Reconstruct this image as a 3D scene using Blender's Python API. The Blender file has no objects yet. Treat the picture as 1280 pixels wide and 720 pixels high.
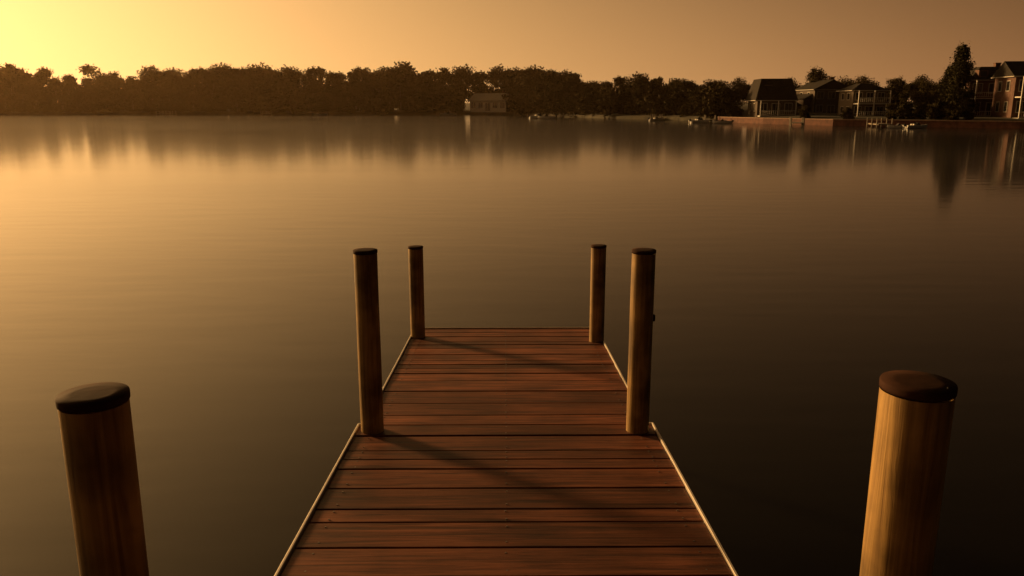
import bpy, bmesh, math, random
import numpy as np
from mathutils import Vector, Matrix, noise as mnoise

random.seed(7); rng=np.random.default_rng(7)
scene=bpy.context.scene
scene.view_settings.view_transform='Standard'
scene.view_settings.look='None'
scene.view_settings.exposure=0

# ------------------------------------------------------------- helpers
def link(o,parent=None):
    scene.collection.objects.link(o)
    if parent: o.parent=parent
    return o
def empty(name,loc=(0,0,0),rot=(0,0,0)):
    e=bpy.data.objects.new(name,None); e.location=loc; e.rotation_euler=rot
    e.empty_display_size=0.3
    return link(e)
def mesh_obj(name,verts,faces,mats=(),parent=None,smooth=False,midx=None):
    me=bpy.data.meshes.new(name); me.from_pydata([tuple(v) for v in verts],[],[tuple(f) for f in faces])
    for m in mats: me.materials.append(m)
    if midx is not None: me.polygons.foreach_set('material_index',midx)
    if smooth: me.polygons.foreach_set('use_smooth',[True]*len(me.polygons))
    me.update()
    return link(bpy.data.objects.new(name,me),parent)
def bm_obj(name,bm,mats=(),parent=None,smooth=False):
    me=bpy.data.meshes.new(name); bm.to_mesh(me); bm.free()
    for m in mats: me.materials.append(m)
    if smooth: me.polygons.foreach_set('use_smooth',[True]*len(me.polygons))
    return link(bpy.data.objects.new(name,me),parent)
def add_box(bm,cx,cy,cz,sx,sy,sz,bev=0,mi=0,rot=None):
    r=bmesh.ops.create_cube(bm,size=1.0)
    vs=r['verts']
    bmesh.ops.scale(bm,vec=(sx,sy,sz),verts=vs)
    if rot: bmesh.ops.rotate(bm,cent=(0,0,0),matrix=rot,verts=vs)
    bmesh.ops.translate(bm,vec=(cx,cy,cz),verts=vs)
    fs=set(f for v in vs for f in v.link_faces)
    for f in fs: f.material_index=mi
    if bev>0:
        es=list(set(e for v in vs for e in v.link_edges))
        r2=bmesh.ops.bevel(bm,geom=es,offset=bev,segments=1,affect='EDGES',profile=.5)
        for f in r2['faces']: f.material_index=mi
def new_mat(name):
    m=bpy.data.materials.new(name); m.use_nodes=True
    nt=m.node_tree; b=nt.nodes['Principled BSDF']
    return m,nt,b
def N(nt,t,**k):
    n=nt.nodes.new(t)
    for a,v in k.items(): setattr(n,a,v)
    return n
def simple_mat(name,col,rough=.7,metal=0,var=.25,scale=3.0,bump=0.0,spec=None):
    m,nt,b=new_mat(name)
    tc=N(nt,'ShaderNodeTexCoord'); nz=N(nt,'ShaderNodeTexNoise'); nz.inputs['Scale'].default_value=scale; nz.inputs['Detail'].default_value=6
    nt.links.new(tc.outputs['Object'],nz.inputs['Vector'])
    cr=N(nt,'ShaderNodeValToRGB')
    cr.color_ramp.elements[0].position=.3; cr.color_ramp.elements[1].position=.7
    cr.color_ramp.elements[0].color=(*[c*(1-var) for c in col],1); cr.color_ramp.elements[1].color=(*[min(1,c*(1+var)) for c in col],1)
    nt.links.new(nz.outputs['Fac'],cr.inputs['Fac']); nt.links.new(cr.outputs['Color'],b.inputs['Base Color'])
    b.inputs['Roughness'].default_value=rough; b.inputs['Metallic'].default_value=metal
    if spec is not None: b.inputs['Specular IOR Level'].default_value=spec
    if bump>0:
        bp=N(nt,'ShaderNodeBump'); bp.inputs['Strength'].default_value=bump; bp.inputs['Distance'].default_value=.02
        nt.links.new(nz.outputs['Fac'],bp.inputs['Height']); nt.links.new(bp.outputs['Normal'],b.inputs['Normal'])
    return m

# ------------------------------------------------------------- light
SUN_AZ=math.radians(-49)     # from +Y, clockwise positive
SUN_EL=math.radians(9.0)
sdir=Vector((math.sin(SUN_AZ)*math.cos(SUN_EL),math.cos(SUN_AZ)*math.cos(SUN_EL),math.sin(SUN_EL)))
w=bpy.data.worlds.new("World"); scene.world=w; w.use_nodes=True
nt=w.node_tree; bg=nt.nodes['Background']
sky=N(nt,'ShaderNodeTexSky'); sky.sky_type='NISHITA'; sky.sun_disc=False
sky.sun_elevation=SUN_EL; sky.sun_rotation=SUN_AZ
sky.air_density=1.0; sky.dust_density=3.0; sky.ozone_density=.6; sky.altitude=0
mul=N(nt,'ShaderNodeMix',data_type='RGBA',blend_type='MULTIPLY'); mul.inputs[0].default_value=1
mul.inputs[7].default_value=(1.0,.54,.28,1)
nt.links.new(sky.outputs[0],mul.inputs[6]); nt.links.new(mul.outputs[2],bg.inputs['Color'])
bg.inputs['Strength'].default_value=.010
# golden-hour haze: bright low band, brightest and deepest towards the sun
tc=N(nt,'ShaderNodeTexCoord')
def M(op,a,b=None,c=None):
    n=N(nt,'ShaderNodeMath',operation=op)
    for i,v in enumerate((a,b,c)):
        if v is None: continue
        if isinstance(v,(int,float)): n.inputs[i].default_value=v
        else: nt.links.new(v,n.inputs[i])
    return n.outputs[0]
sep=N(nt,'ShaderNodeSeparateXYZ'); nt.links.new(tc.outputs['Generated'],sep.inputs[0])
dp=N(nt,'ShaderNodeVectorMath',operation='DOT_PRODUCT'); nt.links.new(tc.outputs['Generated'],dp.inputs[0]); dp.inputs[1].default_value=sdir
zpos=M('MAXIMUM',sep.outputs[2],0.0)
dn=M('MAXIMUM',dp.outputs['Value'],0.0)
fall=M('MULTIPLY_ADD',dn,5.2,-7.4)
band=M('EXPONENT',M('MULTIPLY',zpos,fall))
glow=M('MULTIPLY',M('POWER',dn,8.5),1.15)
broad=M('MULTIPLY',M('POWER',M('MULTIPLY_ADD',dp.outputs['Value'],.5,.5),2.3),1.18)
amt=M('MULTIPLY',M('ADD',broad,.012),band)
amt2=M('ADD',amt,M('MULTIPLY',glow,M('EXPONENT',M('MULTIPLY',zpos,-.6))))
cr=N(nt,'ShaderNodeValToRGB'); e=cr.color_ramp.elements
e[0].position=0; e[0].color=(1.0,.44,.17,1); e[1].position=1; e[1].color=(1.0,.56,.19,1)
nt.links.new(dn,cr.inputs[0])
bg2=N(nt,'ShaderNodeBackground'); nt.links.new(cr.outputs[0],bg2.inputs['Color']); nt.links.new(amt2,bg2.inputs['Strength'])
ash=N(nt,'ShaderNodeAddShader'); nt.links.new(bg.outputs[0],ash.inputs[0]); nt.links.new(bg2.outputs[0],ash.inputs[1])
nt.links.new(ash.outputs[0],nt.nodes['World Output'].inputs['Surface'])

sd=bpy.data.lights.new('sun','SUN'); sd.energy=4.8; sd.angle=math.radians(7.0); sd.color=(1,.56,.20)
so=bpy.data.objects.new('sun',sd); link(so); so.rotation_euler=sdir.to_track_quat('Z','Y').to_euler(); so.location=(-60,60,40)

# ------------------------------------------------------------- camera
cd=bpy.data.cameras.new('camera'); cam=bpy.data.objects.new('camera',cd); link(cam)
cam.location=(0,0,3.0); cam.rotation_euler=(math.radians(90-12.8),0,math.radians(-.46))
cd.lens=28.125; cd.sensor_width=36; cd.clip_end=8000; cd.clip_start=.05
scene.camera=cam

# ------------------------------------------------------------- evening haze over the far water
m_h=bpy.data.materials.new('evening_haze'); m_h.use_nodes=True; nt=m_h.node_tree
nt.nodes.remove(nt.nodes['Principled BSDF'])
vsc=N(nt,'ShaderNodeVolumeScatter'); vsc.inputs['Density'].default_value=.00022; vsc.inputs['Anisotropy'].default_value=.6; vsc.inputs['Color'].default_value=(1,.68,.36,1)
nt.links.new(vsc.outputs[0],nt.nodes['Material Output'].inputs['Volume'])
bm=bmesh.new(); add_box(bm,-100,290,14,1400,380,40); bm_obj('evening_haze',bm,[m_h])

# ------------------------------------------------------------- water
m_water,nt,b=new_mat('lake_water')
b.inputs['Base Color'].default_value=(.005,.0045,.003,1); b.inputs['IOR'].default_value=1.48
b.inputs['Roughness'].default_value=.085
b2=N(nt,'ShaderNodeBsdfPrincipled'); b2.inputs['Base Color'].default_value=(.005,.0045,.003,1); b2.inputs['IOR'].default_value=1.48
b2.inputs['Roughness'].default_value=.37
tc=N(nt,'ShaderNodeTexCoord'); mp=N(nt,'ShaderNodeMapping'); mp.inputs['Scale'].default_value=(.35,1.1,1)
nt.links.new(tc.outputs['Object'],mp.inputs['Vector'])
n1=N(nt,'ShaderNodeTexNoise'); n1.inputs['Scale'].default_value=1.3; n1.inputs['Detail'].default_value=4; n1.inputs['Roughness'].default_value=.45
nt.links.new(mp.outputs[0],n1.inputs['Vector'])
bp=N(nt,'ShaderNodeBump'); bp.inputs['Strength'].default_value=.5; bp.inputs['Distance'].default_value=.010
nt.links.new(n1.outputs['Fac'],bp.inputs['Height'])
nt.links.new(bp.outputs['Normal'],b.inputs['Normal'])
mp2=N(nt,'ShaderNodeMapping'); mp2.inputs['Scale'].default_value=(.006,.03,1)
nt.links.new(tc.outputs['Object'],mp2.inputs['Vector'])
n2=N(nt,'ShaderNodeTexNoise'); n2.inputs['Scale'].default_value=1; n2.inputs['Detail'].default_value=5
nt.links.new(mp2.outputs[0],n2.inputs['Vector'])
mr=N(nt,'ShaderNodeMapRange'); mr.inputs[1].default_value=.3; mr.inputs[2].default_value=.7; mr.inputs[3].default_value=.12; mr.inputs[4].default_value=.36
nt.links.new(n2.outputs['Fac'],mr.inputs[0])
mx=N(nt,'ShaderNodeMixShader'); nt.links.new(mr.outputs[0],mx.inputs[0]); nt.links.new(b.outputs[0],mx.inputs[1]); nt.links.new(b2.outputs[0],mx.inputs[2])
nt.links.new(mx.outputs[0],nt.nodes['Material Output'].inputs['Surface'])
S=4000
mesh_obj('lake_water',[(-S,-S,0),(S,-S,0),(S,S,0),(-S,S,0)],[(0,1,2,3)],[m_water])

# ------------------------------------------------------------- shore terrain
shore=[(-1500,-300),(-900,60),(-600,220),(-400,285),(-291,318),(-185,300),(-120,304),(-70,296),(-20,300),(2.3,288),(13,245),(24,206),(36,182),(41.8,160),(45.7,144),(52,129),(71,112),(86,100),(130,72),(200,20),(320,-120),(500,-500)]
def resample(pts,step):
    out=[]
    for a,b_ in zip(pts[:-1],pts[1:]):
        L=math.dist(a,b_); n=max(1,int(L/step))
        for i in range(n):
            t=i/n; out.append((a[0]+(b_[0]-a[0])*t,a[1]+(b_[1]-a[1])*t))
    out.append(pts[-1]); return out
sp=resample(shore,4)
offs=[(-3,-.6),(0,-.05),(.8,.55),(3,.9),(9,1.2),(25,1.6),(60,2.4),(150,3.5),(500,6),(2500,8)]
V=[];F=[]
for (x,y) in sp:
    d=math.hypot(x,y); ux,uy=x/d,y/d
    for k,(o,z) in enumerate(offs):
        j=mnoise.noise(Vector((x*.12,y*.12,k)))*1.2 if k<5 else 0
        zz=z+(mnoise.noise(Vector((x*.07,y*.07,k*3)))*.25 if k>1 else 0)
        V.append((x+ux*(o+j),y+uy*(o+j),zz))
K=len(offs)
for i in range(len(sp)-1):
    for k in range(K-1):
        a=i*K+k; F.append((a,a+1,a+K+1,a+K))
m_ground=simple_mat('shore_grass',(.05,.042,.02),.9,var=.5,scale=.4)
mesh_obj('shore_ground',V,F,[m_ground],smooth=True)

# ------------------------------------------------------------- trees
def leaf_mat(name,a,b_):
    m,nt,b=new_mat(name)
    g=N(nt,'ShaderNodeNewGeometry'); oi=N(nt,'ShaderNodeObjectInfo')
    ad=N(nt,'ShaderNodeMath',operation='MULTIPLY_ADD'); ad.inputs[1].default_value=.6; 
    m2=N(nt,'ShaderNodeMath',operation='MULTIPLY'); m2.inputs[1].default_value=.4
    nt.links.new(oi.outputs['Random'],m2.inputs[0]); nt.links.new(g.outputs['Random Per Island'],ad.inputs[0]); nt.links.new(m2.outputs[0],ad.inputs[2])
    cr=N(nt,'ShaderNodeValToRGB'); cr.color_ramp.elements[0].color=(*a,1); cr.color_ramp.elements[1].color=(*b_,1)
    nt.links.new(ad.outputs[0],cr.inputs['Fac']); nt.links.new(cr.outputs['Color'],b.inputs['Base Color'])
    b.inputs['Roughness'].default_value=.9; b.inputs['Specular IOR Level'].default_value=.08
    return m
m_leaf=leaf_mat('foliage',(.04,.034,.013),(.08,.058,.02))
m_pine=leaf_mat('conifer_foliage',(.035,.032,.014),(.06,.05,.02))
m_bark=simple_mat('bark',(.09,.06,.04),.9,var=.4,scale=6)

def tree_mesh(name,H,W,seed,kind='oak',leaf=.42,clumps=70,per=60,base=.22):
    r=np.random.default_rng(seed); V=[];F=[];M=[]
    def limb(p,q,r0,r1,n=6):
        p=Vector(p);q=Vector(q); d=(q-p).normalized(); u=d.orthogonal().normalized(); v=d.cross(u)
        s=len(V)
        for (c,rad) in ((p,r0),(q,r1)):
            for i in range(n):
                a=2*math.pi*i/n; V.append(tuple(c+(u*math.cos(a)+v*math.sin(a))*rad))
        for i in range(n):
            F.append((s+i,s+(i+1)%n,s+n+(i+1)%n,s+n+i)); M.append(1)
    tr=H*.022
    pts=[Vector((0,0,-.5))]
    nseg=5; top=H*(.7 if kind=='oak' else .97)
    for i in range(1,nseg+1):
        t=i/nseg; pts.append(Vector((r.normal()*.02*H*t,r.normal()*.02*H*t,top*t)))
    for i in range(nseg): limb(pts[i],pts[i+1],tr*(1-i/nseg*.85),tr*(1-(i+1)/nseg*.85))
    cents=[]
    if kind=='oak':
        lobes=[]
        nl=r.integers(8,12)
        for i in range(nl):
            a=r.uniform(0,2*math.pi); z=H*r.uniform(base+.1,.80); t=(z/H-.15)/.75
            rad=W*.5*math.sin(math.pi*min(.95,max(.25,t*.8+.15)))*r.uniform(.3,.75)
            c=Vector((math.cos(a)*rad,math.sin(a)*rad,z)); lobes.append((c,W*r.uniform(.19,.28)))
            k=r.integers(1,nseg-1); limb(pts[k],c,tr*.4,tr*.08,5)
        lobes.append((Vector((r.normal()*.05*W,r.normal()*.05*W,H*.84)),W*.2))
        for i in range(clumps):
            c,R=lobes[r.integers(len(lobes))]
            d=Vector(r.normal(size=3)).normalized()*R*r.uniform(.35,1.0); d.z*=.7
            cents.append((c+d,W*r.uniform(.035,.06)))
    else:
        for i in range(clumps):
            t=r.uniform(0,1)**1.3
            z=H*(base+(1-base)*t); rad=W*.5*(1-t)**.75*r.uniform(.3,1.05)*(.8+.25*math.sin(z*3.1))
            a=r.uniform(0,2*math.pi); c=Vector((math.cos(a)*rad,math.sin(a)*rad,z-.12*rad))
            cents.append((c,W*r.uniform(.04,.08)))
            if i%4==0: limb((0,0,z+.1),c,tr*.2,tr*.05,4)
    for c,R in cents:
        P=np.clip(r.normal(size=(per,3)),-1.8,1.8)*R+np.array(c)
        U=r.normal(size=(per,3)); U/=np.linalg.norm(U,axis=1)[:,None]
        T=r.normal(size=(per,3)); Wv=np.cross(U,T); Wv/=np.linalg.norm(Wv,axis=1)[:,None]
        sz=leaf*r.uniform(.5,1.1,size=(per,1))
        for p,u,v2,s in zip(P,U,Wv,sz):
            s=float(s); k=len(V)
            V.extend([tuple(p-u*s*.5),tuple(p+v2*s*.38),tuple(p+u*s*.5),tuple(p-v2*s*.38)])
            F.append((k,k+1,k+2,k+3)); M.append(0)
    me=bpy.data.meshes.new(name); me.from_pydata(V,[],F)
    me.materials.append(m_leaf if kind=='oak' else m_pine); me.materials.append(m_bark)
    me.polygons.foreach_set('material_index',M); me.update()
    return me
far_var=[tree_mesh('far_tree_a',16,15,1,clumps=150,per=34,leaf=.85,base=.05),
         tree_mesh('far_tree_b',16,12,2,clumps=130,per=34,leaf=.85,base=.05),
         tree_mesh('far_tree_c',16,17,3,clumps=160,per=34,leaf=.85,base=.05),
         tree_mesh('far_tree_d',16,13,4,clumps=140,per=34,leaf=.85,base=.08),
         tree_mesh('far_tree_e',16,11,5,clumps=120,per=34,leaf=.85,base=.08)]
bush=[tree_mesh('shrub_a',6,10,11,clumps=70,per=34,leaf=.8,base=-.1),tree_mesh('shrub_b',7,9,12,clumps=70,per=34,leaf=.8,base=-.1)]
forest=empty('distant_treeline',(0,300,0))
frel=Vector((0,300,0))
def put(me,x,y,z,s,parent,name,sz=1,rel=None):
    o=bpy.data.objects.new(name,me); 
    o.location=(x-(rel.x if rel else 0),y-(rel.y if rel else 0),z-(rel.z if rel else 0))
    o.rotation_euler=(0,0,random.uniform(0,6.28)); o.scale=(s,s*random.uniform(.9,1.1),s*sz); link(o,parent); return o
arc=resample([p for p in shore if -700<p[0]<42 and p[1]>55],1.0)
def env(x):   # canopy height above the water along the shore
    xs=[-900,-300,-190,-178,-165,-150,-130,-110,-90,-70,-50,-32,-20,-5,5,12,16,24,30,37,42]
    hs=[17,17,18.5,18.5,17.0,17.0,17.2,19.0,18.6,17.0,18.5,18.8,16.8,16.4,16.2,15.4,13.2,10.6,11.2,9.6,8.9]
    return float(np.interp(x,xs,hs))
row_def=[(4,5,'b',.9),(9,7,'t',.78),(13,6,'b2',1),(18,6.5,'t',.94),(29,7,'t',1.02)]
for off,step,kind,hf in row_def:
    acc=0; last=arc[0]
    for p in arc:
        acc+=math.dist(p,last); last=p
        if acc<step*random.uniform(.75,1.2): continue
        acc=0
        x,y=p; d=math.hypot(x,y); 
        o=off+random.uniform(-2.5,2.5)
        X=x+x/d*o; Y=y+y/d*o; h=env(x)-1.2
        house_gap=-15<x<3.5
        if kind[0]=='b':
            me=random.choice(bush); s=random.uniform(.7,1.15)*(.75 if x>12 else 1)
            if house_gap:
                if kind=='b2' or random.random()<.6: continue
                s*=.2
            if kind=='b2': s*=1.2
        else:
            if house_gap and off<25: continue
            me=random.choice(far_var)
            h*=hf*random.choice([.82,.88,.93,.97,1.0,1.04])*(1+o*.0022)
            s=h/16.0
        put(me,X,Y,1.1,s,forest,'tree',1,frel)

near_a=tree_mesh('oak_a',10,9,21,clumps=200,per=50,leaf=.36)
near_b=tree_mesh('oak_b',9,9.5,22,clumps=200,per=50,leaf=.36)
near_c=tree_mesh('oak_c',11,8,23,clumps=200,per=50,leaf=.36)
conif=tree_mesh('conifer',12,6.4,24,kind='pine',clumps=280,per=60,leaf=.36,base=.08)
shrub_n=tree_mesh('shrub_n',3,4,25,clumps=90,per=50,leaf=.28,base=0)
def T(px,D): return (px-632)*.000975*D
for me,nm,px,D,h in [(near_a,'oak_tree',925,185,8.2),(near_b,'oak_tree',905,170,6.6),(near_c,'oak_tree',1022,168,9.9),(near_a,'oak_tree',985,180,8.0),
    (near_b,'oak_tree',1090,160,7.0),(near_a,'oak_tree',1122,152,6.8),(near_c,'oak_tree',1140,146,6.3),(near_b,'oak_tree',1165,140,6.2),(near_a,'oak_tree',1150,165,8.0),
    (near_b,'oak_tree',1060,182,8.2),(near_c,'oak_tree',1228,155,9.0),(near_a,'oak_tree',1180,150,7.2),(near_b,'oak_tree',950,190,7.6),(near_c,'oak_tree',1120,175,8.2),(near_a,'oak_tree',1075,190,8.8),
    (near_a,'oak_tree',1340,130,9),(near_b,'oak_tree',1400,120,8),(near_c,'oak_tree',1460,125,9),(near_a,'oak_tree',1530,118,9),(near_b,'oak_tree',1620,120,9)]:
    H={'oak_a':10,'oak_b':9,'oak_c':11}[me.name]
    put(me,T(px,D),D,1.1,h/H,None,nm)
put(conif,T(1198,131),131,1.1,.93,None,'conifer_tree')
put(conif,T(1184,136),136,1.1,.66,None,'conifer_tree')
for px,D,s in [(1008,140,.7),(1118,130,.8),(1135,128,.9),(1155,127,.8),(1175,124,1.0),(1195,122,.8),(920,158,.8),(898,166,.9),(1062,133,.6),(1215,121,.5)]:
    put(shrub_n,T(px,D),D,.9,s,None,'shrub')

# ------------------------------------------------------------- houses
m_wallA=simple_mat('siding_brown',(.09,.065,.045),.85,var=.15)
m_wallB=simple_mat('siding_grey',(.12,.09,.07),.85,var=.15)
m_wallC=simple_mat('siding_tan',(.16,.125,.09),.85,var=.1)
m_white=simple_mat('white_paint',(.78,.74,.66),.7,var=.06)
m_frame_w=simple_mat('window_trim_paint',(.50,.45,.38),.7,var=.06)
m_brick=simple_mat('red_brick',(.13,.065,.045),.85,var=.3,scale=2)
m_roof=simple_mat('roof_shingle',(.045,.04,.035),.95,var=.3,scale=4,spec=.1)
m_roof_l=simple_mat('roof_pale_metal',(.45,.42,.36),.7,var=.1,scale=2)
m_glass,nt_,b_=new_mat('window_glass'); b_.inputs['Base Color'].default_value=(.02,.02,.025,1); b_.inputs['Roughness'].default_value=.08
nzz=N(nt_,'ShaderNodeTexNoise'); nzz.inputs['Scale'].default_value=.8; cc=N(nt_,'ShaderNodeValToRGB'); cc.color_ramp.elements[0].color=(.01,.01,.012,1); cc.color_ramp.elements[1].color=(.05,.045,.04,1)
nt_.links.new(nzz.outputs['Fac'],cc.inputs[0]); nt_.links.new(cc.outputs[0],b_.inputs['Base Color'])
def house(name,x,y,z,wd,dp,storeys,sh,roof,rh,wall,rotz=0,balc=True,dormer=False,chim=True,nwin=3,wing=0,roofmat=None):
    e=empty(name,(x,y,z),(0,0,rotz)); hh=storeys*sh; roofmat=roofmat or m_roof
    bm=bmesh.new(); add_box(bm,0,dp/2,hh/2-.3,wd,dp,hh+.6); bm_obj('walls',bm,[wall],e)
    ov=.45
    if roof in('gable','gable_front'):
        if roof=='gable':
            P=[(-wd/2-ov,-ov,hh),(wd/2+ov,-ov,hh),(wd/2+ov,dp+ov,hh),(-wd/2-ov,dp+ov,hh),(-wd/2-ov,dp/2,hh+rh),(wd/2+ov,dp/2,hh+rh)]
            Fc=[(0,1,5,4),(2,3,4,5),(0,4,3),(1,2,5),(0,3,2,1)]
        else:
            P=[(-wd/2-ov,-ov,hh),(wd/2+ov,-ov,hh),(wd/2+ov,dp+ov,hh),(-wd/2-ov,dp+ov,hh),(0,-ov,hh+rh),(0,dp+ov,hh+rh)]
            Fc=[(0,4,5,3),(1,2,5,4),(0,1,4),(2,3,5),(0,3,2,1)]
    else:
        i=.09 if roof=='mansard' else .35
        P=[(-wd/2-ov,-ov,hh),(wd/2+ov,-ov,hh),(wd/2+ov,dp+ov,hh),(-wd/2-ov,dp+ov,hh),(-wd/2+wd*i,dp*i,hh+rh),(wd/2-wd*i,dp*i,hh+rh),(wd/2-wd*i,dp*(1-i),hh+rh),(-wd/2+wd*i,dp*(1-i),hh+rh)]
        Fc=[(0,1,5,4),(1,2,6,5),(2,3,7,6),(3,0,4,7),(4,5,6,7),(0,3,2,1)]
    mesh_obj('roof',P,Fc,[roofmat],e)
    bm=bmesh.new(); add_box(bm,0,-ov-.03,hh-.06,wd+2*ov+.1,.06,.14); add_box(bm,-wd/2-ov-.03,dp/2,hh-.06,.06,dp+2*ov-.1,.12); bm_obj('eaves_trim',bm,[m_frame_w],e)
    fr=bmesh.new(); gl=bmesh.new(); cw=wd/nwin
    for s in range(storeys):
        for k in range(nwin):
            cx=-wd/2+cw*(k+.5); cz=s*sh+sh*.55; ww=cw*.55; wh=sh*.5
            if s==0 and k==nwin//2:
                cz=sh*.40; wh=sh*.76; ww=min(cw*.6,1.8)
            add_box(gl,cx,-.02,cz,ww,.06,wh)
            for sx in(-1,1): add_box(fr,cx+sx*(ww/2+.05),-.035,cz,.10,.09,wh+.2)
            for sz in(-1,1): add_box(fr,cx,-.033,cz+sz*(wh/2+.05),ww-.004,.085,.10)
            add_box(fr,cx,-.05,cz,.05,.05,wh-.01)
        for k in range(2):
            cy=dp*(.3+.4*k); cz=s*sh+sh*.55
            for sx in(-1,1):
                add_box(gl,sx*(wd/2+.02),cy,cz,.06,1.0,sh*.45)
                for q in(-1,1):
                    add_box(fr,sx*(wd/2+.03),cy+q*.55,cz,.08,.1,sh*.45+.2); add_box(fr,sx*(wd/2+.03),cy,cz+q*(sh*.225+.05),.085,.99,.1)
    bm_obj('windows',gl,[m_glass],e); bm_obj('window_frames',fr,[m_frame_w],e)
    if balc:
        b2=bmesh.new()
        for s in range(storeys):
            z0=s*sh; dd=2.0
            add_box(b2,0,-dd/2-.08,z0+.02,wd*.96,dd,.16)
            add_box(b2,0,-dd-.02,z0+1.0,wd*.96,.07,.07); add_box(b2,0,-dd-.02,z0+.3,wd*.96,.06,.05)
            n=int(wd/.35)
            for i in range(n+1): add_box(b2,-wd*.47+wd*.94*i/n,-dd-.02,z0+.63,.035,.035,.68)
            for i in range(3): add_box(b2,-wd*.465+wd*.93*i/2,-dd+.06,z0+sh/2,.15,.15,sh-.1 if s<storeys-1 else sh-.2)
        bm_obj('balcony',b2,[m_white],e)
    if dormer:
        b3=bmesh.new(); 
        for k in(-1,1):
            add_box(b3,k*wd*.22,dp*.14,hh+rh*.42,1.5,1.6,rh*.6)
        bm_obj('dormer',b3,[wall],e)
        b3=bmesh.new()
        for k in(-1,1): add_box(b3,k*wd*.22,dp*.14-.82,hh+rh*.45,.9,.05,rh*.36)
        bm_obj('dormer_windows',b3,[m_glass],e)
    if wing:
        sx=1 if wing>0 else -1; ww=abs(wing); h2=hh*.62; x0=sx*wd/2; x1=sx*(wd/2+ww)
        bm=bmesh.new(); add_box(bm,(x0+x1)/2,dp*.5,h2/2-.3,ww-.01,dp*.7,h2+.6); bm_obj('side_wing',bm,[wall],e)
        mesh_obj('side_wing_roof',[(x0+sx*.004,dp*.1,h2+1.1),(x0+sx*.004,dp*.9,h2+1.1),(x1+sx*.3,dp*.9,h2),(x1+sx*.3,dp*.1,h2),(x0+sx*.004,dp*.1,h2),(x0+sx*.004,dp*.9,h2)],[(0,1,2,3),(0,3,4),(1,5,2),(4,3,2,5)],[m_roof],e)
    if chim:
        b4=bmesh.new(); add_box(b4,wd*.28,dp*.55,hh+rh*.6,.8,.8,rh*1.3); add_box(b4,wd*.28,dp*.55,hh+rh*1.28,.95,.95,.15); bm_obj('chimney',b4,[m_brick],e)
    return e
house('lake_house',T(971,152),152,1.2,6.8,8,1,2.9,'mansard',3.9,m_wallA,-.08,True,True,False,wing=1.6)
house('lake_house',T(1040,160),160,1.2,7.0,8,2,2.5,'gable_front',1.9,m_wallB,.1,False,False,True,wing=-1.6)
house('boat_house',T(1088,142),142,1.1,5.8,6,2,2.3,'hip',1.2,m_wallC,0,True,False,False)
house('brick_house',T(1242,134),134,1.2,7.4,8,2,3.0,'hip',2.2,m_brick,-.12,True,True,True)
house('brick_house',T(1306,122),122,1.2,8.2,7,2,3.1,'gable',2.3,m_brick,-.15,True,False,False)
house('white_house',T(610,298),296,1.4,15,8,1,3.6,'gable',2.6,m_white,-.5,False,False,True,nwin=5,roofmat=m_roof_l)
house('small_cottage',T(1010,176),176,1.2,6,6,1,3.0,'gable',2.2,m_wallB,0,False,False,True)
house('small_cottage',T(845,190),190,1.2,6,6,1,2.8,'gable',1.8,m_wallC,0,False,False,True)

rw=resample([(41.8,160),(45.7,144),(52,129),(71,112),(86,100),(110,84)],1.5)
bm=bmesh.new()
for i,(a,b_) in enumerate(zip(rw[:-1],rw[1:])):
    c=((a[0]+b_[0])/2,(a[1]+b_[1])/2); L=math.dist(a,b_); ang=math.atan2(b_[1]-a[1],b_[0]-a[0])
    d=math.hypot(*c); cx=c[0]-c[0]/d*1.2; cy=c[1]-c[1]/d*1.2
    R=Matrix.Rotation(ang,3,'Z')
    add_box(bm,cx,cy,.25,L*1.0,.3,1.3+.02*(i%2),rot=R); 
    add_box(bm,cx,cy,.98,L*1.02,.45,.12,rot=R,mi=1)
m_wallr=simple_mat('seawall_red',(.13,.05,.03),.85,var=.45,scale=1.5)
m_cope=simple_mat('seawall_coping',(.30,.18,.12),.8)
bm_obj('retaining_wall',bm,[m_wallr,m_cope])
m_dock2=simple_mat('weathered_boards',(.26,.22,.17),.8,var=.3)
def jetty(x,y,L,wd,ang):
    e=empty('small_jetty',(x,y,0),(0,0,ang)); bm=bmesh.new()
    n=int(L/.3)
    for i in range(n): add_box(bm,0,i*.3,.5,wd,.27,.06)
    add_box(bm,-wd/2+.1,L/2,.4,.1,L,.12); add_box(bm,wd/2-.1,L/2,.4,.1,L,.12); bm_obj('boards',bm,[m_dock2],e)
    bm=bmesh.new()
    for i in range(int(L/3)+1):
        for s in(-1,1):
            bmesh.ops.create_cone(bm,cap_ends=True,segments=8,radius1=.1,radius2=.09,depth=2.0,matrix=Matrix.Translation((s*(wd/2+.12),i*3.0,.3)))
    bm_obj('piles',bm,[m_dock2],e)
jetty(T(690,222),222,14,2,-1.2); jetty(T(820,178),178,10,1.6,-.3); jetty(T(890,156),156,10,1.6,-.2); jetty(T(1000,124),124,8,1.6,-.3)
jetty(T(1110,117),117,7,1.8,-.2); jetty(T(200,290),290,12,1.8,0); jetty(T(330,288),288,12,1.8,.1); jetty(T(560,290),290,14,1.8,.1)
m_hull=simple_mat('boat_gelcoat',(.75,.74,.70),.3,var=.05)
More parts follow.
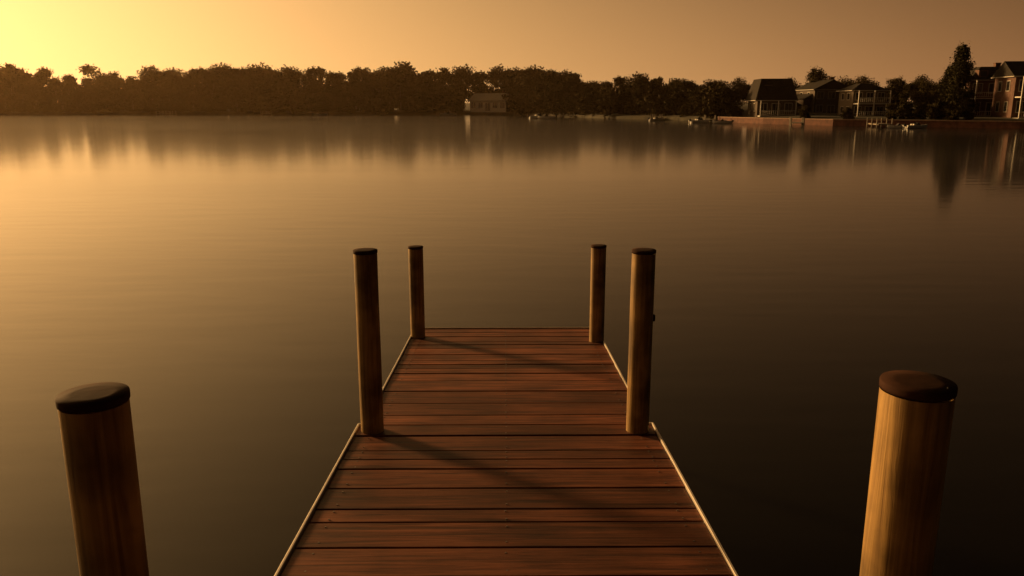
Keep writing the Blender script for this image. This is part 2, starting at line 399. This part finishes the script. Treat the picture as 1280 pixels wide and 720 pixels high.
def boat(x,y,ang,s=1):
    e=empty('motor_boat',(x,y,0),(0,0,ang)); e.scale=(s,s,s)
    st=[(-2.8,.95,.0),(-1.5,1.05,0),(0,1.05,0),(1.4,.8,.05),(2.4,.38,.15),(3.0,.04,.35)]
    V=[];F=[]
    for (x_,hw,kz) in st:
        V+=[(x_,-hw,.75+kz*.6),(x_,-hw*.75,.1+kz),(x_,0,-.2+kz),(x_,hw*.75,.1+kz),(x_,hw,.75+kz*.6),(x_,hw*.8,.70+kz*.5),(x_,-hw*.8,.70+kz*.5)]
    for i in range(len(st)-1):
        for k in range(7): a=i*7+k; b__=i*7+(k+1)%7; F.append((a,b__,b__+7,a+7))
    F.append(tuple(range(7))); F.append(tuple(reversed(range(35,42))))
    mesh_obj('hull',V,F,[m_hull],e)
    mesh_obj('windshield',[(.6,-.8,.75),(.6,.8,.75),(.1,-.7,1.35),(.1,.7,1.35),(-.5,-.85,.75),(-.5,.85,.75)],[(0,1,3,2),(0,2,4),(1,5,3)],[m_glass],e)
    bm=bmesh.new(); add_box(bm,-3.0,0,.75,.45,.4,.6,.06); add_box(bm,-3.05,0,.2,.18,.14,.9); bm_obj('outboard_motor',bm,[m_roof],e)
    bm=bmesh.new(); add_box(bm,-.8,.4,.85,.5,.5,.35,.05); add_box(bm,-.8,-.4,.85,.5,.5,.35,.05); bm_obj('seats',bm,[m_white],e)
for px,D,a,s in [(674,205,.3,.9),(684,200,2.8,.8),(822,172,.2,.6),(876,150,.4,.7),(905,146,2.9,.6),(1150,113,.2,.6),(1128,114,3.0,.5),(400,262,.1,.8),(560,262,.1,.9)]:
    boat(T(px,D),D,a,s)

# ------------------------------------------------------------- dock
m_deck,nt,b=new_mat('deck_boards')
tc=N(nt,'ShaderNodeTexCoord'); g=N(nt,'ShaderNodeNewGeometry')
cx=N(nt,'ShaderNodeCombineXYZ'); ml=N(nt,'ShaderNodeMath',operation='MULTIPLY'); ml.inputs[1].default_value=37
nt.links.new(g.outputs['Random Per Island'],ml.inputs[0]); nt.links.new(ml.outputs[0],cx.inputs[0]); nt.links.new(ml.outputs[0],cx.inputs[2])
va=N(nt,'ShaderNodeVectorMath',operation='ADD'); nt.links.new(tc.outputs['Object'],va.inputs[0]); nt.links.new(cx.outputs[0],va.inputs[1])
mp=N(nt,'ShaderNodeMapping'); mp.inputs['Scale'].default_value=(.8,13,6); nt.links.new(va.outputs[0],mp.inputs['Vector'])
gr=N(nt,'ShaderNodeTexNoise'); gr.inputs['Scale'].default_value=2.2; gr.inputs['Detail'].default_value=9; gr.inputs['Roughness'].default_value=.68; gr.inputs['Distortion'].default_value=.6
nt.links.new(mp.outputs[0],gr.inputs['Vector'])
cr=N(nt,'ShaderNodeValToRGB'); e=cr.color_ramp.elements; e[0].position=.34; e[0].color=(.07,.023,.013,1); e[1].position=.68; e[1].color=(.40,.138,.070,1)
nt.links.new(gr.outputs['Fac'],cr.inputs['Fac'])
st=N(nt,'ShaderNodeTexNoise'); st.inputs['Scale'].default_value=1.7; st.inputs['Detail'].default_value=5; nt.links.new(va.outputs[0],st.inputs['Vector'])
hm=N(nt,'ShaderNodeMapRange'); hm.inputs[3].default_value=.5; hm.inputs[4].default_value=1.25
nt.links.new(g.outputs['Random Per Island'],hm.inputs[0])
sm=N(nt,'ShaderNodeMapRange'); sm.inputs[1].default_value=.35; sm.inputs[2].default_value=.65; sm.inputs[3].default_value=.55; sm.inputs[4].default_value=1.2
nt.links.new(st.outputs['Fac'],sm.inputs[0])
mm=N(nt,'ShaderNodeMath',operation='MULTIPLY'); nt.links.new(hm.outputs[0],mm.inputs[0]); nt.links.new(sm.outputs[0],mm.inputs[1])
vs=N(nt,'ShaderNodeVectorMath',operation='SCALE'); nt.links.new(cr.outputs['Color'],vs.inputs[0]); nt.links.new(mm.outputs[0],vs.inputs['Scale'])
nt.links.new(vs.outputs[0],b.inputs['Base Color'])
rr=N(nt,'ShaderNodeMapRange'); rr.inputs[3].default_value=.42; rr.inputs[4].default_value=.7; nt.links.new(gr.outputs['Fac'],rr.inputs[0]); nt.links.new(rr.outputs[0],b.inputs['Roughness'])
b.inputs['Specular IOR Level'].default_value=.22
bp=N(nt,'ShaderNodeBump'); bp.inputs['Strength'].default_value=.6; bp.inputs['Distance'].default_value=.004
nt.links.new(gr.outputs['Fac'],bp.inputs['Height']); nt.links.new(bp.outputs['Normal'],b.inputs['Normal'])
m_frame=simple_mat('dock_frame_wood',(.10,.06,.04),.8,var=.3)
m_trim=simple_mat('metal_edge_trim',(.74,.68,.60),.4,metal=.3,var=.1,scale=8)
m_screw=simple_mat('screw_steel',(.25,.22,.2),.4,metal=.9)

slope=math.atan(.0595); DZ=1.208; DY=2.803
dock=empty('wooden_dock',(0,DY,DZ),(-slope,0,0))
JY=1.78; END=4.53
bm=bmesh.new(); sc=bmesh.new(); y=-8.0
while y<END-.02:
    bw=random.choice([.135,.19,.24,.25,.27]) if y<2.6 else random.choice([.12,.14,.16,.2])
    if y<JY and y+bw>JY-.08: bw=JY-y
    if y+bw>END-.06: bw=END-y
    hw=.888 if y+bw*.5<JY else .853
    add_box(bm,random.uniform(-.003,.003),y+bw/2,-.019+random.uniform(-.003,.002),2*hw,bw-.009,.038,.004,
            rot=Matrix.Rotation(random.uniform(-.010,.010),3,'X')@Matrix.Rotation(random.uniform(-.0012,.0012),3,'Y'))
    for sx in(-1,0,1):
        for q in(-.3,.3):
            bmesh.ops.create_cone(sc,cap_ends=True,segments=8,radius1=.0045,radius2=.0045,depth=.003,matrix=Matrix.Translation((sx*(hw-.09)+random.uniform(-.004,.004),y+bw*(.5+q),.0012)))
    y+=bw
bm_obj('deck_boards',bm,[m_deck],dock); bm_obj('screws',sc,[m_screw],dock)
bm=bmesh.new()
for s in(-1,1):
    add_box(bm,s*.868,(JY-8)/2,-.14,.045,JY+8,.19,.003); add_box(bm,s*.833,(JY+END)/2,-.14,.045,END-JY-.05,.19,.003)
add_box(bm,0,(END-8)/2,-.13,.045,END+7.8,.17)
add_box(bm,0,END-.03,-.14,1.60,.045,.19,.003)
yy=-7.5
while yy<END-.2:
    add_box(bm,-.42,yy,-.135,.78,.04,.14); add_box(bm,.42,yy,-.135,.78,.04,.14); yy+=.6
for yj in (1.68,4.2,-1.25): add_box(bm,0,yj,-.31,1.9,.09,.14,.004)
bm_obj('frame',bm,[m_frame],dock)
bm=bmesh.new()
for s in(-1,1):
    add_box(bm,s*.897,(JY-8)/2,-.035,.012,JY+8,.095,.002); add_box(bm,s*.862,(JY+END)/2+.008,-.035,.012,END-JY-.016,.095,.002)
add_box(bm,0,END+.008,-.035,1.736,.012,.095,.002)
add_box(bm,-.8835,JY+.006,-.035,.03,.01,.09);add_box(bm,.8835,JY+.006,-.035,.03,.01,.09)
bm_obj('edge_trim',bm,[m_trim],dock)

# posts
m_post,nt,b=new_mat('piling_wood')
tc=N(nt,'ShaderNodeTexCoord'); oi=N(nt,'ShaderNodeObjectInfo'); va=N(nt,'ShaderNodeVectorMath',operation='ADD')
sc_=N(nt,'ShaderNodeMath',operation='MULTIPLY'); sc_.inputs[1].default_value=20; nt.links.new(oi.outputs['Random'],sc_.inputs[0])
nt.links.new(tc.outputs['Object'],va.inputs[0]); nt.links.new(sc_.outputs[0],va.inputs[1])
mp=N(nt,'ShaderNodeMapping'); mp.inputs['Scale'].default_value=(22,22,1.1); nt.links.new(va.outputs[0],mp.inputs['Vector'])
gr=N(nt,'ShaderNodeTexNoise'); gr.inputs['Scale'].default_value=1.6; gr.inputs['Detail'].default_value=8; gr.inputs['Roughness'].default_value=.6; gr.inputs['Distortion'].default_value=.8
nt.links.new(mp.outputs[0],gr.inputs['Vector'])
cr=N(nt,'ShaderNodeValToRGB'); e=cr.color_ramp.elements; e[0].position=.28; e[0].color=(.15,.08,.028,1); e[1].position=.6; e[1].color=(.46,.29,.10,1)
nt.links.new(gr.outputs['Fac'],cr.inputs['Fac'])
bl=N(nt,'ShaderNodeTexNoise'); bl.inputs['Scale'].default_value=5; bl.inputs['Detail'].default_value=5; nt.links.new(va.outputs[0],bl.inputs['Vector'])
br=N(nt,'ShaderNodeMapRange'); br.inputs[1].default_value=.38; br.inputs[2].default_value=.62; br.inputs[3].default_value=.5; br.inputs[4].default_value=1.1; nt.links.new(bl.outputs['Fac'],br.inputs[0])
vs=N(nt,'ShaderNodeVectorMath',operation='SCALE'); nt.links.new(cr.outputs['Color'],vs.inputs[0]); nt.links.new(br.outputs[0],vs.inputs['Scale'])
nt.links.new(vs.outputs[0],b.inputs['Base Color']); b.inputs['Roughness'].default_value=.6; b.inputs['Specular IOR Level'].default_value=.3
bp=N(nt,'ShaderNodeBump'); bp.inputs['Strength'].default_value=.7; bp.inputs['Distance'].default_value=.004; nt.links.new(gr.outputs['Fac'],bp.inputs['Height']); nt.links.new(bp.outputs['Normal'],b.inputs['Normal'])
m_cap=simple_mat('piling_cap',(.05,.022,.013),.85,var=.35,scale=14,bump=.1,spec=.1)
def piling(x,y,top,r,tilt=(0,0),cleat=False):
    seg=48; V=[];F=[];M=[]
    zs=[-1.2]+[0+i*(top-.02)/22 for i in range(23)]
    for k,z in enumerate(zs):
        wob=1+.015*mnoise.noise(Vector((x*9,y,z*2.2)))
        for i in range(seg):
            a=2*math.pi*i/seg
            rr=r*wob*(1+.02*mnoise.noise(Vector((math.cos(a)*1.5+x*3,math.sin(a)*1.5,z*.8))))
            V.append((math.cos(a)*rr,math.sin(a)*rr,z))
    for k in range(len(zs)-1):
        for i in range(seg):
            F.append((k*seg+i,k*seg+(i+1)%seg,(k+1)*seg+(i+1)%seg,(k+1)*seg+i)); M.append(0)
    prof=[(r*.99,top-.0175),(r*1.03,top-.0165),(r*1.035,top-.011),(r*1.035,top-.003),(r*1.02,top),(r*.6,top+.001),(r*.2,top+.0015)]
    s=len(V)
    for (rr,z) in prof:
        for i in range(seg):
            a=2*math.pi*i/seg; V.append((math.cos(a)*rr,math.sin(a)*rr,z))
    for k in range(len(prof)-1):
        for i in range(seg):
            F.append((s+k*seg+i,s+k*seg+(i+1)%seg,s+(k+1)*seg+(i+1)%seg,s+(k+1)*seg+i)); M.append(1)
    F.append(tuple(s+(len(prof)-1)*seg+i for i in range(seg))); M.append(1)
    e=empty('dock_piling',(x,y,0),(tilt[0],tilt[1],0))
    o=mesh_obj('piling_post',V,F,[m_post,m_cap],e,True,M)
    if cleat:
        bm=bmesh.new(); add_box(bm,r+.004,0,top-.40,.016,.025,.04,.005); bm_obj('bolt_head',bm,[m_cap],e)
    return e
piling(-.850,1.565,2.424,.0665); piling(.807,1.48,2.475,.0665)
piling(-.797,4.48,2.206,.067); piling(.785,4.47,2.206,.067,cleat=True)
piling(-.797,6.99,1.791,.065); piling(.803,6.80,1.831,.065)
